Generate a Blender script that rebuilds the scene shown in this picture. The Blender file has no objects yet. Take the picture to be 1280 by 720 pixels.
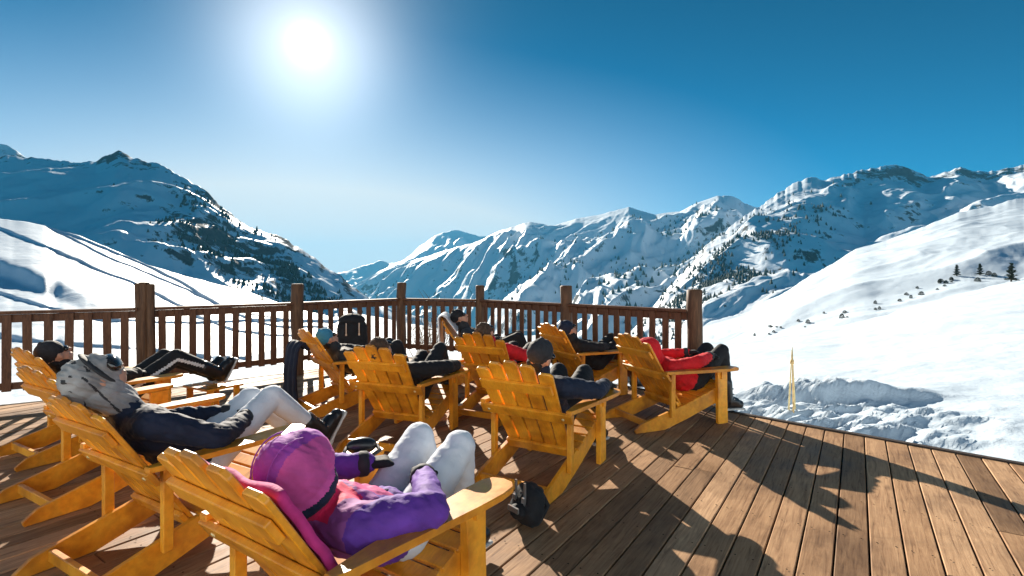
import bpy, bmesh, math, random
import numpy as np
from mathutils import Vector, Matrix

random.seed(7)
R = math.radians
scene = bpy.context.scene
COL = scene.collection
EYE, FPX, HZ = 1.5, 640.0, 345.0          # eye height; focal length and horizon in the units the place was surveyed with
def X(px, d): return (px - 640.0) / FPX * d
def Z(py, d): return EYE - (py - HZ) / FPX * d

# ------------------------------------------------------------------ helpers
def tag(o, label=None, cat=None, group=None, kind=None):
    if label: o['label'] = label
    if cat: o['category'] = cat
    if group: o['group'] = group
    if kind: o['kind'] = kind
    return o
def empty(name, loc, rz=0.0):
    o = bpy.data.objects.new(name, None); COL.objects.link(o)
    o.location = loc; o.rotation_euler = (0, 0, rz); o.empty_display_size = .1
    return o
def link(name, me, mats=None, parent=None):
    o = bpy.data.objects.new(name, me); COL.objects.link(o)
    if mats is not None:
        for m in (mats if isinstance(mats, (list, tuple)) else [mats]):
            me.materials.append(m)
    if parent: o.parent = parent
    return o
def from_bm(name, bm, mats, parent=None, smooth=False):
    bmesh.ops.recalc_face_normals(bm, faces=bm.faces)
    me = bpy.data.meshes.new(name); bm.to_mesh(me); bm.free()
    if smooth: me.polygons.foreach_set('use_smooth', [True] * len(me.polygons))
    return link(name, me, mats, parent)
def copy_tree(o, parent=None):
    c = o.copy(); COL.objects.link(c); c.parent = parent
    for ch in list(o.children): copy_tree(ch, c)
    return c
def bevel(bm, w, seg=1):
    bmesh.ops.bevel(bm, geom=list(bm.edges), offset=w, segments=seg, affect='EDGES', profile=.5)
def add_box(bm, c, s, rot=None):
    ret = bmesh.ops.create_cube(bm, size=1.0)
    M = Matrix.Translation(c) @ (rot.to_4x4() if rot else Matrix.Identity(4)) @ Matrix.Diagonal((*s, 1))
    bmesh.ops.transform(bm, matrix=M, verts=ret['verts'])
def add_prism(bm, pts, axis, a, b):
    """outline pts in the plane perpendicular to axis, swept from a to b"""
    def mk(p, w):
        return {'x': (w, p[0], p[1]), 'y': (p[0], w, p[1]), 'z': (p[0], p[1], w)}[axis]
    A = [bm.verts.new(mk(p, a)) for p in pts]; B = [bm.verts.new(mk(p, b)) for p in pts]
    bm.faces.new(A); bm.faces.new(B[::-1]); n = len(pts)
    for i in range(n): bm.faces.new((A[i], B[i], B[(i+1) % n], A[(i+1) % n]))
def add_tube(bm, pts, rad, seg=10, cap=True):
    pts = [Vector(p) for p in pts]
    rad = rad if isinstance(rad, (list, tuple)) else [rad] * len(pts)
    rings = []
    t0 = (pts[1] - pts[0]).normalized()
    n = t0.orthogonal().normalized()
    for i, p in enumerate(pts):
        t = (pts[min(i+1, len(pts)-1)] - pts[max(i-1, 0)]).normalized()
        n = (n - t * n.dot(t)).normalized(); b = t.cross(n)
        rings.append([bm.verts.new(p + (n * math.cos(2*math.pi*k/seg) + b * math.sin(2*math.pi*k/seg)) * rad[i]) for k in range(seg)])
    for r0, r1 in zip(rings, rings[1:]):
        for k in range(seg): bm.faces.new((r0[k], r0[(k+1) % seg], r1[(k+1) % seg], r1[k]))
    if cap: bm.faces.new(rings[0][::-1]); bm.faces.new(rings[-1])

# numpy gradient noise ------------------------------------------------
_rng = np.random.RandomState(11)
_perm = _rng.permutation(256); _perm = np.concatenate([_perm, _perm, _perm])
_ga = _rng.rand(256) * 2 * np.pi; _g = np.stack([np.cos(_ga), np.sin(_ga)], 1)
def noise(x, y):
    xi = np.floor(x).astype(int); yi = np.floor(y).astype(int); xf = x - xi; yf = y - yi
    u = xf**3 * (xf * (xf*6 - 15) + 10); v = yf**3 * (yf * (yf*6 - 15) + 10)
    def g(ix, iy, dx, dy):
        h = _perm[_perm[ix & 255] + (iy & 255)]; gg = _g[h]
        return gg[..., 0]*dx + gg[..., 1]*dy
    a = g(xi, yi, xf, yf); b = g(xi+1, yi, xf-1, yf); c = g(xi, yi+1, xf, yf-1); d = g(xi+1, yi+1, xf-1, yf-1)
    return (a + u*(b-a) + v*((c + u*(d-c)) - (a + u*(b-a)))) * 1.5
def fbm(x, y, n=5, gain=.5):
    s = 0; a = 1.0
    for i in range(n): s = s + a * noise(x + 17.3*i, y - 9.1*i); x = x*2.03; y = y*2.03; a *= gain
    return s
def fbm_r(x, y, n=5, gain=.5):           # octaves turned against each other
    s = 0; a = 1.0
    for i in range(n):
        x, y = .809*x - .588*y + 17.3, .588*x + .809*y - 9.1
        s = s + a * noise(x, y); x = x*1.97; y = y*1.97; a *= gain
    return s
def ridged(x, y, n=6, gain=.5):
    s = 0; a = 1.0; w = 1.0
    for i in range(n):
        r = (1 - np.abs(noise(x + 31.7*i, y + 5.3*i)))**2
        s = s + a * r * w; w = np.clip(r * 1.4, 0, 1); x = x*2.05; y = y*2.05; a *= gain
    return s - .9

# ------------------------------------------------------------------ materials
class Mat:
    def __init__(s, name, color, rough=.6, spec=.4):
        s.m = bpy.data.materials.new(name); s.m.use_nodes = True
        s.nt = s.m.node_tree; s.b = s.nt.nodes['Principled BSDF']
        s.b.inputs['Base Color'].default_value = (*color, 1); s.b.inputs['Roughness'].default_value = rough
        s.b.inputs['Specular IOR Level'].default_value = spec
    def n(s, t, **kw):
        nd = s.nt.nodes.new(t)
        for k, v in kw.items():
            if k in nd.inputs: nd.inputs[k].default_value = v
            else: setattr(nd, k, v)
        return nd
    def l(s, a, b): s.nt.links.new(a, b)
    def coord(s, out='Object', scale=(1, 1, 1)):
        c = s.n('ShaderNodeTexCoord'); mp = s.n('ShaderNodeMapping'); mp.inputs['Scale'].default_value = scale
        s.l(c.outputs[out], mp.inputs['Vector']); return mp.outputs['Vector']
    def tex(s, vec, scale, detail=4, rough=.5, dist=0):
        t = s.n('ShaderNodeTexNoise', Scale=scale, Detail=detail, Roughness=rough, Distortion=dist)
        s.l(vec, t.inputs['Vector']); return t.outputs['Fac']
    def ramp(s, fac, stops):
        r = s.n('ShaderNodeValToRGB'); e = r.color_ramp.elements
        while len(e) < len(stops): e.new(.5)
        for q, (p, c) in zip(e, stops):
            q.position = p; q.color = (*c, 1) if len(c) == 3 else c
        s.l(fac, r.inputs['Fac']); return r.outputs['Color']
    def math(s, op, a, b=None):
        nd = s.n('ShaderNodeMath', operation=op)
        for i, v in enumerate((a, b)):
            if v is None: continue
            if isinstance(v, (int, float)): nd.inputs[i].default_value = v
            else: s.l(v, nd.inputs[i])
        return nd.outputs[0]
    def mix(s, fac, a, b, blend='MIX'):
        nd = s.n('ShaderNodeMix', data_type='RGBA', blend_type=blend)
        for sock, v in ((nd.inputs[0], fac), (nd.inputs[6], a), (nd.inputs[7], b)):
            if isinstance(v, (int, float)): sock.default_value = v
            elif isinstance(v, tuple): sock.default_value = (*v, 1)
            else: s.l(v, sock)
        return nd.outputs[2]
    def bump(s, h, strength=.3, dist=.01):
        b = s.n('ShaderNodeBump', Strength=strength, Distance=dist); s.l(h, b.inputs['Height']); s.l(b.outputs['Normal'], s.b.inputs['Normal'])

def m_fabric(name, color, rough=.75, scale=9, var=.25, spec=.3):
    m = Mat(name, color, rough, spec); v = m.coord()
    f = m.tex(v, scale, 3)
    lo = tuple(c*(1-var) for c in color); hi = tuple(min(1, c*(1+var)) for c in color)
    m.l(m.ramp(f, [(.3, lo), (.7, hi)]), m.b.inputs['Base Color'])
    w = m.tex(v, 26, 4, .6, .6)
    m.bump(w, .35, .012); m.b.inputs['Sheen Weight'].default_value = .04
    return m.m
def m_wood(name, a, b, dark, rough=.45, scale=(9, 9, 1.2), gspec=.45, island=.0):
    m = Mat(name, a, rough, gspec); v = m.coord('Object', scale)
    f = m.tex(v, 3.2, 6, .65, .8)
    c = m.ramp(f, [(.28, dark), (.45, a), (.75, b)])
    if island:
        g = m.n('ShaderNodeNewGeometry'); rr = m.ramp(g.outputs['Random Per Island'], [(0, (1-island,)*3), (1, (1+island,)*3)])
        c = m.mix(1.0, c, rr, 'MULTIPLY')
    m.l(c, m.b.inputs['Base Color']); m.bump(f, .25, .004)
    return m.m

M = {}
# varnished honey-orange chair timber
def chair_wood():
    m = Mat('honey_timber', (.72, .32, .03), .42, .45)
    v = m.coord('Object', (8, 8, 8)); f = m.tex(v, 1.5, 5, .6, .5)
    fi = m.tex(m.coord('Object', (60, 14, 14)), 2.0, 4, .6)
    c = m.ramp(f, [(.25, (.88, .31, .012)), (.5, (.97, .41, .02)), (.78, (.98, .48, .035))])
    g = m.n('ShaderNodeNewGeometry'); oi = m.n('ShaderNodeObjectInfo')
    rr = m.ramp(g.outputs['Random Per Island'], [(0, (.86, .82, .8)), (1, (1.06, 1.08, 1.1))])
    c = m.mix(1.0, c, rr, 'MULTIPLY')
    c = m.mix(1.0, c, m.ramp(fi, [(.35, (.86, .82, .78)), (.6, (1, 1, 1))]), 'MULTIPLY')
    c = m.mix(1.0, c, m.ramp(m.tex(v, .35, 3, .6), [(.36, (.62, .55, .5)), (.5, (1, 1, 1))]), 'MULTIPLY')
    c = m.mix(1.0, c, m.ramp(oi.outputs['Random'], [(0, (.84, .80, .76)), (1, (1.05, 1.05, 1.08))]), 'MULTIPLY')
    m.l(c, m.b.inputs['Base Color']); m.bump(fi, .15, .003)
    m.l(m.ramp(f, [(.3, (.38,)*3), (.7, (.55,)*3)]), m.b.inputs['Roughness'])
    m.b.inputs['Coat Weight'].default_value = .45; m.b.inputs['Coat Roughness'].default_value = .36
    return m.m
M['chair'] = chair_wood()
M['rail'] = m_wood('weathered_rail_timber', (.105, .042, .02), (.175, .078, .036), (.05, .022, .011), .6, (14, 14, 2.5), .3, .25)
M['post'] = m_wood('log_post_timber', (.095, .047, .024), (.18, .09, .044), (.06, .03, .018), .65, (10, 10, 1.2), .3)
def deck_mat():
    m = Mat('deck_boards', (.3, .2, .13), .6, .16)
    v = m.coord('Object', (14, .9, 6)); v2 = m.coord('Object', (1, 1, 1))
    f = m.tex(v, 3.0, 7, .65, 1.2)
    g = m.n('ShaderNodeNewGeometry')
    c = m.ramp(f, [(.25, (.15, .088, .048)), (.45, (.37, .235, .135)), (.7, (.52, .35, .205))])
    rr = m.ramp(g.outputs['Random Per Island'], [(0, (.55, .51, .48)), (.35, (.85, .77, .70)), (.7, (1.05, .98, .92)), (1, (1.25, 1.22, 1.2))])
    c = m.mix(1.0, c, rr, 'MULTIPLY')
    vo = m.n('ShaderNodeTexVoronoi', Scale=1.0); m.l(m.coord('Object', (4.2, 1.3, 1)), vo.inputs['Vector'])
    c = m.mix(m.ramp(vo.outputs['Distance'], [(.0, (.75,)*3), (.1, (0, 0, 0))]), c, (.05, .028, .018))
    st = m.tex(v2, 1.7, 6, .65, .6)
    c = m.mix(1.0, c, m.ramp(st, [(.32, (.62, .6, .6)), (.56, (1.02, 1, 1))]), 'MULTIPLY')
    m.l(c, m.b.inputs['Base Color']); m.bump(f, .45, .004)
    m.l(m.ramp(st, [(.35, (.52,)*3), (.6, (.74,)*3)]), m.b.inputs['Roughness'])
    return m.m
M['deck'] = deck_mat()
M['edge'] = m_wood('dark_edge_timber', (.045, .03, .022), (.08, .055, .04), (.02, .014, .01), .7)
M['under'] = Mat('gap_shade_and_screws', (.012, .01, .009), .9, .1).m  # near-black: painted shade below the board gaps, also the screw heads

def snow_mat(name, col=(.60, .70, .79), bumps=((1.2, .5, .05),), rock=None):
    """rock: (steep lo, steep hi, patch scale, patch lo, patch hi)"""
    m = Mat(name, col, .55, .25)
    v = m.coord('Object')
    if rock:
        g = m.n('ShaderNodeNewGeometry'); sx = m.n('ShaderNodeSeparateXYZ'); m.l(g.outputs['Normal'], sx.inputs[0])
        sc, thr, steep = rock
        a = m.tex(v, sc, 8, .68, .4)
        b = m.tex(v, sc*.22, 4, .55)
        steepness = m.math('SUBTRACT', 1.0, sx.outputs['Z'])
        at = m.n('ShaderNodeAttribute', attribute_name='rock', attribute_type='GEOMETRY')
        k = m.math('ADD', m.math('MULTIPLY', a, 1.0), m.math('MULTIPLY', steepness, steep))
        k = m.math('ADD', k, m.math('MULTIPLY', m.math('SUBTRACT', b, .5), .55))
        k = m.math('ADD', k, at.outputs['Fac'])
        msk = m.ramp(m.math('SUBTRACT', k, thr), [(.0, (0, 0, 0)), (.06, (1, 1, 1))])
        rc = m.ramp(m.tex(v, sc*3, 5, .6), [(.3, (.02, .021, .023)), (.7, (.085, .08, .076))])
        c = m.mix(msk, col, rc)
        m.l(c, m.b.inputs['Base Color'])
        m.l(m.mix(msk, (.55,)*3, (.9,)*3), m.b.inputs['Roughness'])
        m.bump(m.tex(v, sc*1.2, 9, .66), .7, 3.0/(sc*100))
    else:
        hs = None
        for sc, wt, _ in bumps:
            t = m.math('MULTIPLY', m.tex(v, sc, 6, .6, .3), wt)
            hs = t if hs is None else m.math('ADD', hs, t)
        if name == 'near_snow':
            wv = m.n('ShaderNodeTexWave', Scale=.55, Distortion=3.5, Detail=3.0); wv.inputs['Detail Scale'].default_value = .5
            m.l(m.coord('Object', (.55, 1.0, .3)), wv.inputs['Vector'])
            msk = m.ramp(m.tex(v, .11, 3, .5), [(.42, (0, 0, 0)), (.62, (1, 1, 1))])
            hs = m.math('ADD', hs, m.math('MULTIPLY', m.math('MULTIPLY', wv.outputs['Fac'], msk), .35))
        m.bump(hs, .6, bumps[0][2])
    return m.m
M['snow_near'] = snow_mat('near_snow', bumps=((.9, 1.0, .10), (9, .18, .02)))
M['snow_mid'] = snow_mat('slope_snow', bumps=((.09, 1.0, .8), (.6, .2, .1)))
M['snow_left'] = snow_mat('left_mountain_snow', rock=(.030, .70, .55))
M['snow_right'] = snow_mat('right_mountain_snow', (.72, .80, .88), rock=(.026, .68, .55))
M['snow_ridge'] = snow_mat('valley_ridge_snow', (.72, .80, .88), rock=(.012, .83, .6))
M['snow_far'] = snow_mat('far_peak_snow', (.72, .80, .88), rock=(.003, .90, .5))
M['snow_spur'] = snow_mat('right_spur_snow', rock=(.06, .84, .6))
M['needles'] = m_fabric('dark_needles', (.022, .04, .03), .8, 3, .5, .2)
M['bark'] = m_fabric('bark', (.07, .045, .03), .9, 8, .4, .1)
def cloth(k, name, c, **kw): M[k] = m_fabric(name, c, **kw)
cloth('navy', 'navy_shell_fabric', (.010, .017, .040))
cloth('black', 'black_fabric', (.012, .013, .016))
cloth('charcoal', 'charcoal_fabric', (.03, .032, .036))
cloth('white_pants', 'white_trouser_fabric', (.62, .66, .72), var=.08)
cloth('white', 'white_stripe_fabric', (.7, .71, .72), var=.05)
cloth('purple', 'purple_shell_fabric', (.12, .035, .30))
cloth('mauve', 'mauve_shell_fabric', (.27, .07, .26))
cloth('magenta', 'magenta_fabric', (.50, .03, .20))
cloth('hoodpurple', 'violet_hood_fabric', (.30, .05, .34))
cloth('pink', 'pink_hood_fabric', (.56, .08, .30))
cloth('rose', 'red_pink_fabric', (.66, .02, .10))
cloth('red', 'red_shell_fabric', (.62, .012, .018))
cloth('teal', 'blue_knit', (.05, .24, .38))
cloth('greywhite', 'grey_white_hood_fabric', (.27, .27, .27), var=.35)
cloth('knit', 'dark_knit', (.02, .021, .026), scale=40)
cloth('hair', 'brown_hair', (.07, .04, .025), scale=30)
cloth('darkhair', 'dark_hair', (.015, .012, .011), scale=30)
cloth('skin', 'skin', (.52, .28, .19), rough=.5, var=.08)
M['boot'] = Mat('boot_plastic', (.014, .014, .016), .32, .5).m
M['bootw'] = Mat('pale_boot_plastic', (.55, .55, .54), .35, .5).m
M['metal'] = Mat('buckle_metal', (.55, .55, .56), .3, .6).m
M['metal'].node_tree.nodes['Principled BSDF'].inputs['Metallic'].default_value = .9
M['lens'] = Mat('smoked_lens', (.02, .015, .012), .08, .8).m
M['brass'] = Mat('screw_cap', (.75, .6, .3), .3, .6).m
M['yellow'] = m_fabric('yellow_stake_paint', (.86, .68, .34), .55, 14, .2)
M['orange'] = m_fabric('orange_stake_paint', (.84, .55, .24), .55, 14, .2)
M['straw'] = m_fabric('dry_twigs', (.20, .11, .06), .9, 8, .4, .1)

# ------------------------------------------------------------------ terrain
def grid_mesh(name, P, mat, rock=None):
    r, c, _ = P.shape
    idx = np.arange(r*c).reshape(r, c)
    F = np.stack([idx[:-1, :-1], idx[1:, :-1], idx[1:, 1:], idx[:-1, 1:]], -1).reshape(-1, 4)
    me = bpy.data.meshes.new(name)
    me.vertices.add(r*c); me.vertices.foreach_set('co', P.reshape(-1).astype(np.float32))
    me.loops.add(F.size); me.loops.foreach_set('vertex_index', F.reshape(-1).astype(np.int32))
    me.polygons.add(len(F)); me.polygons.foreach_set('loop_start', np.arange(0, F.size, 4, dtype=np.int32))
    me.polygons.foreach_set('loop_total', np.full(len(F), 4, dtype=np.int32))
    me.polygons.foreach_set('use_smooth', np.ones(len(F), dtype=bool))
    me.update(calc_edges=True); me.validate()
    nz = me.polygons[len(F)//2].normal.z
    if nz < 0: me.flip_normals()
    at = me.attributes.new('rock', 'FLOAT', 'POINT')
    at.data.foreach_set('value', (np.zeros(r*c) if rock is None else rock.reshape(-1)).astype(np.float32))
    o = link(name, me, mat); tag(o, kind='structure'); return o

def lerp(p, pts):
    pts = np.array(pts, float); return np.interp(p, pts[:, 0], pts[:, 1])

MOUNTS = {}
def mountain(name, sky, ridge_d, foot_d, foot_z, mat, cols=420, rows=170, amp=60, wl=300, spur=0.0, stretch=2.2, jag=3, bend=1.15,
             back=.5, rockfn=None, extra=None, jwl=60, shift=0.0, gain=.40):
    """a range with its crest along a surveyed skyline: sky = (bearing, height angle) pairs, ridge_d / foot_d its distance"""
    p0, p1 = sky[0][0], sky[-1][0]
    px = np.linspace(p0, p1, cols); t = np.concatenate([np.linspace(-back, 0, rows//5, endpoint=False), np.linspace(0, 1, rows)**1.15])
    PX, T = np.meshgrid(px, t)
    dr = lerp(px, ridge_d); df = lerp(px, foot_d); fz = lerp(px, foot_z)
    zr = EYE - (lerp(px, sky) - HZ) / FPX * dr
    q = px*dr/FPX/jwl; zr = zr + jag*(.75*fbm(q*.83 + 3.1, q*.57 + 1.7, 6, .62) + .5*noise(q*.21 + 5.2, q*.33))
    D = np.where(T >= 0, dr - T*(dr - df), dr - T*dr)
    prof = np.where(T >= 0, (1 - np.clip(T, 0, 1))**bend, 1 + T*1.0)
    zs = EYE - (lerp(px, sky) - HZ) / FPX * dr
    k = 17; zs = np.convolve(np.pad(zs, k//2, mode='edge'), np.ones(k)/k, 'valid')
    Zz = np.where(T >= 0, fz + (zs - fz)*prof, zs + T*1.2*np.abs(zs - fz)) + (zr - zs)*np.exp(-(np.abs(T)/.10))
    Xx = (PX - 640)/FPX * D
    if spur or True:
        ca, sa = math.cos(spur), math.sin(spur)
        U = (Xx*ca + D*sa)/wl; V = (-Xx*sa + D*ca)/(wl*stretch)
        wx = fbm(Xx/wl/1.7 + shift, D/wl/1.7, 3)*.35; wy = fbm(Xx/wl/1.7 + 7 + shift, D/wl/1.7 + 4, 3)*.35
        N = ridged(U + wx + shift, V + wy, 6, gain)
        n2 = fbm(Xx/wl*3 + shift, D/wl*3, 4)
        env = np.clip(np.abs(T)*5, 0, 1)**1.0
        Zz = Zz + amp*env*(N*1.0 + n2*.18)
    if extra is not None: Zz = Zz + extra(PX, T, D)
    P = np.stack([Xx, D, Zz], -1)
    rock = None if rockfn is None else rockfn(PX, T)
    o = grid_mesh(name, P, mat, rock); MOUNTS[name] = (P, PX, T); return o

def bump2(PX, T, cx, ct, wx, wt): return np.exp(-((PX-cx)/wx)**2 - ((T-ct)/wt)**2)

# left mountain
mountain('left_mountain',
         [(-420, 150), (-200, 175), (-60, 196), (45, 197), (97, 203), (120, 200), (139, 194), (150, 190), (165, 196), (202, 207), (221, 216), (259, 239), (277, 259), (311, 282), (360, 301), (390, 321), (424, 344), (457, 371), (500, 402), (560, 430)],
         [(-420, 1500), (150, 1500), (300, 1420), (560, 1300)], [(-420, 600), (150, 650), (560, 900)], [(-420, -60), (150, -70), (560, -190)],
         M['snow_left'], amp=34, wl=240, spur=R(-28), stretch=2.6, jag=7, jwl=40, bend=1.05,
         rockfn=lambda p, t: -.05 + .17*np.exp(-(t/.10)**2) + .20*bump2(p, t, 255, .42, 60, .2) + .14*bump2(p, t, 330, .35, 70, .3) + .1*bump2(p, t, 150, .15, 25, .2) - .16*bump2(p, t, 40, .4, 90, .25))
mountain('left_back_peak', [(-260, 150), (-60, 172), (0, 180), (12, 184), (34, 197), (80, 230)], [(-260, 2300), (80, 2300)], [(-260, 1700), (80, 1700)], [(-260, 100), (80, 100)],
         M['snow_left'], cols=120, rows=60, amp=40, wl=200, jag=6)
# far peaks at the valley's end
mountain('far_peaks', [(330, 372), (400, 352), (422, 342), (450, 334), (475, 325), (486, 328), (501, 327), (515, 317), (524, 308), (548, 292), (569, 287), (583, 291), (606, 296), (660, 318), (760, 350)],
         [(330, 9000), (760, 8600)], [(330, 6500), (760, 6500)], [(330, -700), (760, -700)], M['snow_far'], cols=240, rows=90, amp=260, wl=1100, jag=22, jwl=260, spur=R(35))
# the long ridge on the right side of the valley
mountain('valley_ridge',
         [(395, 384), (430, 362), (455, 350), (475, 341), (520, 324), (555, 313), (590, 303), (606, 297), (625, 289), (662, 278), (680, 281), (689, 282), (711, 276), (756, 266), (786, 259), (800, 264), (820, 268), (850, 262), (870, 252), (897, 243), (915, 246), (930, 254), (950, 260), (1000, 268), (1090, 280)],
         [(395, 6200), (500, 5600), (620, 4900), (800, 4100), (900, 3700), (1090, 3500)], [(395, 4600), (570, 3700), (650, 2000), (800, 1500), (1090, 1400)], [(395, -620), (560, -520), (640, -330), (800, -270), (1090, -150)],
         M['snow_ridge'], cols=560, rows=220, amp=165, wl=600, spur=R(-42), stretch=2.4, jag=16, jwl=120, bend=1.1,
         rockfn=lambda p, t: -.02 + .06*np.exp(-(t/.1)**2) + .06*np.clip((p-600)/300, 0, 1)*np.clip(t*2, 0, 1), shift=3.7)
# right mountain
mountain('right_mountain',
         [(760, 440), (800, 405), (850, 345), (880, 310), (905, 290), (930, 270), (950, 258), (987, 232), (1000, 227), (1010, 223), (1030, 224), (1055, 219), (1077, 213), (1100, 209), (1119, 205), (1140, 212), (1160, 221), (1180, 216), (1201, 208), (1215, 213), (1231, 216), (1261, 210), (1280, 206), (1380, 190), (1600, 150), (1900, 130)],
         [(760, 1700), (880, 1900), (987, 2350), (1120, 2500), (1900, 2500)], [(760, 1000), (880, 760), (987, 900), (1080, 1440), (1280, 1560), (1900, 1500)], [(760, -220), (900, -100), (1000, -40), (1100, 70), (1280, 200), (1900, 330)],
         M['snow_right'], cols=620, rows=230, amp=58, wl=420, spur=R(-50), stretch=2.3, jag=9, jwl=60, bend=1.35,
         rockfn=lambda p, t: -.06 + .24*np.exp(-((t-.08)/.09)**2)*np.clip((p-1030)/40, 0, 1) + .03*np.exp(-((t-.5)/.3)**2)*np.exp(-((p-930)/70)**2) + .05*np.exp(-(t/.06)**2)
                              - .12*bump2(p, t, 1120, .35, 110, .15), shift=1.1)
# near spur on the right with scattered shrubs
mountain('right_spur',
         [(760, 505), (820, 465), (870, 432), (940, 404), (975, 370), (1010, 346), (1040, 330), (1070, 311), (1110, 300), (1150, 285), (1200, 265), (1240, 258), (1262, 250), (1280, 248), (1400, 215), (1700, 160)],
         [(760, 150), (880, 190), (1010, 280), (1280, 380), (1700, 420)], [(760, 60), (880, 62), (1280, 85), (1700, 90)], [(760, -24), (880, -18), (1280, -9), (1700, 0)],
         M['snow_spur'], cols=380, rows=150, amp=3.0, wl=70, spur=R(-50), stretch=2.0, jag=.45, jwl=14, bend=1.0,
         rockfn=lambda p, t: -.12 + .14*bump2(p, t, 1240, .12, 40, .14) + .16*bump2(p, t, 1010, .35, 90, .25) + .1*np.exp(-(t/.05)**2)*np.clip((p-1180)/60, 0, 1) - .25*np.clip((t-.7)/.2, 0, 1))
# groomed slope on the left: terraces of piste with steep cut banks between them
def left_slope():
    def sm(a, k): return np.convolve(np.pad(a, k, mode='edge'), np.hanning(2*k+1)/np.hanning(2*k+1).sum(), 'valid')
    px = np.linspace(-700, 540, 460); rows = 330
    sky = lerp(px, [(-700, 180), (-300, 228), (-120, 258), (0, 273), (40, 278), (95, 293), (130, 307), (190, 333), (250, 350), (310, 364), (370, 386), (430, 399), (540, 420)])
    jit = .8*fbm(px/22., px*0 + 2.2, 4)
    sky = sm(sky, 7); foot = sm(lerp(px, [(-700, 470), (0, 500), (540, 520)]), 60)
    v = np.linspace(0, 1, rows)[:, None]; PY = sky[None]*(1-v) + foot[None]*v + jit[None]*np.exp(-v*30); PX = np.broadcast_to(px[None], PY.shape)
    rate = np.ones_like(PY)
    wob = 1.6*fbm_r(PX/60., PY/60., 3)
    def face(line, w, k, fade=(1e6, 1)):
        c = sm(lerp(px, line), 22)[None] + wob; f = np.clip((fade[0]-PX)/fade[1], 0, 1); f = f*f*(3 - 2*f)
        m = np.exp(-(((PY - c)/w)**4))*f; return 1 - (1-k)*m
    rate = rate*face([(-300, 205), (0, 284), (40, 301), (100, 328), (165, 353), (222, 381), (300, 420)], 1.8, .05)
    rate = rate*face([(-200, 120), (40, 276), (95, 297), (160, 321), (230, 353), (268, 379), (330, 410)], 1.7, .06)
    rate = rate*face([(-300, 270), (0, 334), (60, 356), (115, 382), (200, 425)], 13., .07, (230, 260))
    rate = rate*face([(-300, 300), (0, 366), (60, 384), (110, 402)], 2.0, .05)
    rate = rate*face([(-100, 190), (60, 285), (120, 315), (200, 348), (280, 382), (340, 402)], 1.2, .12)
    rate = rate*face([(-300, 360), (0, 420), (200, 440), (400, 455)], 3.5, .15)
    cum = np.cumsum(rate, 0); tot = sm(cum[-1], 70); cum = (cum - cum[:1])/tot[None]
    d0 = sm(lerp(px, [(-700, 260), (0, 240), (250, 180), (540, 105)]), 60)[None]
    D = np.exp(np.log(d0)*(1-cum) + np.log(21.)*cum)
    Zz = EYE - (PY - HZ)/FPX*D
    Xx = (PX - 640)/FPX*D
    Zz = Zz + (.30*fbm_r(Xx/17, D/17, 4) + .05*fbm_r(Xx/3, D/3, 3))*np.clip(v*6, 0, 1)
    bk = np.linspace(1.5, 1, 20, endpoint=False)[:, None]                    # its far side
    Pb = np.stack([(PX[:1]-640)/FPX*d0*bk, d0*bk, Zz[:1] - (bk-1)*d0*.5], -1)
    grid_mesh('left_slope', np.concatenate([Pb, np.stack([Xx, D, Zz], -1)], 0), M['snow_mid'])
left_slope()

# the snowfield round the terrace: one sheet from the deck out to its own crest, then falling into the valley
def near_field():
    px = np.linspace(-900, 2180, 620)
    dc = lerp(px, [(-900, 18), (350, 20), (450, 40), (560, 34), (700, 27), (880, 28), (1000, 35), (1100, 42), (1280, 55), (2180, 60)])
    cy = lerp(px, [(-900, 520), (200, 492), (350, 430), (450, 394), (560, 411), (700, 424), (880, 440), (940, 428), (1000, 416), (1050, 408), (1100, 395), (1180, 372), (1280, 347), (1500, 310), (2180, 270)])
    zc = EYE - (cy - HZ)/FPX*dc
    z0 = lerp(px, [(-900, -.9), (300, -1.0), (700, -.7), (880, -.3), (2180, -.16)])
    d0 = 3.2
    s = np.concatenate([np.linspace(0, .25, 190, endpoint=False), np.linspace(.25, 1, 110, endpoint=False), np.linspace(1, 2.4, 60)])
    PX, S = np.meshgrid(px, s)
    D = d0 + S*(dc - d0)
    t = np.clip(S, 0, 1); zz = z0 + (zc - z0)*(t**1.25)
    over = np.clip(S - 1, 0, None); zz = zz - np.minimum(over, .12)*(dc-d0)*.25 - np.clip(over-.06, 0, None)*(dc - d0)*.7
    XX = (PX-640)/FPX*D
    zz = zz + .05*fbm(XX/1.7, D/1.7, 4)*np.clip((D-4)/4, 0, 1) + .16*fbm(XX/9, D/9, 3)*np.clip((D-6)/8, 0, 1)
    # churned snow and a ploughed heap beside the deck
    ch = np.exp(-(((XX-3.9)/2.0)**2 + ((D-6.6)/1.5)**2)**2)
    zz = zz + ch*(.13*ridged(XX*.8 + D*.4, D*2.0 - XX*.6, 5, .5) + .02)
    for cx, cd, wx, wd, h in ((5.0, 7.8, .62, .34, .26), (5.8, 7.65, .55, .26, .13), (4.3, 8.0, .6, .4, .19), (3.5, 8.4, .8, .45, .15), (3.0, 7.7, .5, .3, .12)):
        u = (XX-cx)/wx; v = (D-cd + .12*(XX-cx))/wd
        g = np.exp(-(u*u)**1.2 - np.where(v < 0, (v*1.25)**4, (v*.55)**2))
        zz = zz + h*g*(1 + .30*fbm(XX*2.2, D*2.2, 5, .55))
    under = ((XX - 2.36)*1.515 + (D - 5.6)*1.725 < .35) & (PX > 640)
    zz = np.where(under | ((PX <= 640) & (D < 9.6)), np.minimum(zz, -.28), zz)
    return grid_mesh('snow_field', np.stack([XX, D, zz], -1), M['snow_near'])
near_field()
bm = bmesh.new()
gx = np.linspace(-60, 60, 80); gy = np.linspace(-60, 5.2, 50)
GX, GY = np.meshgrid(gx, gy)
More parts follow.
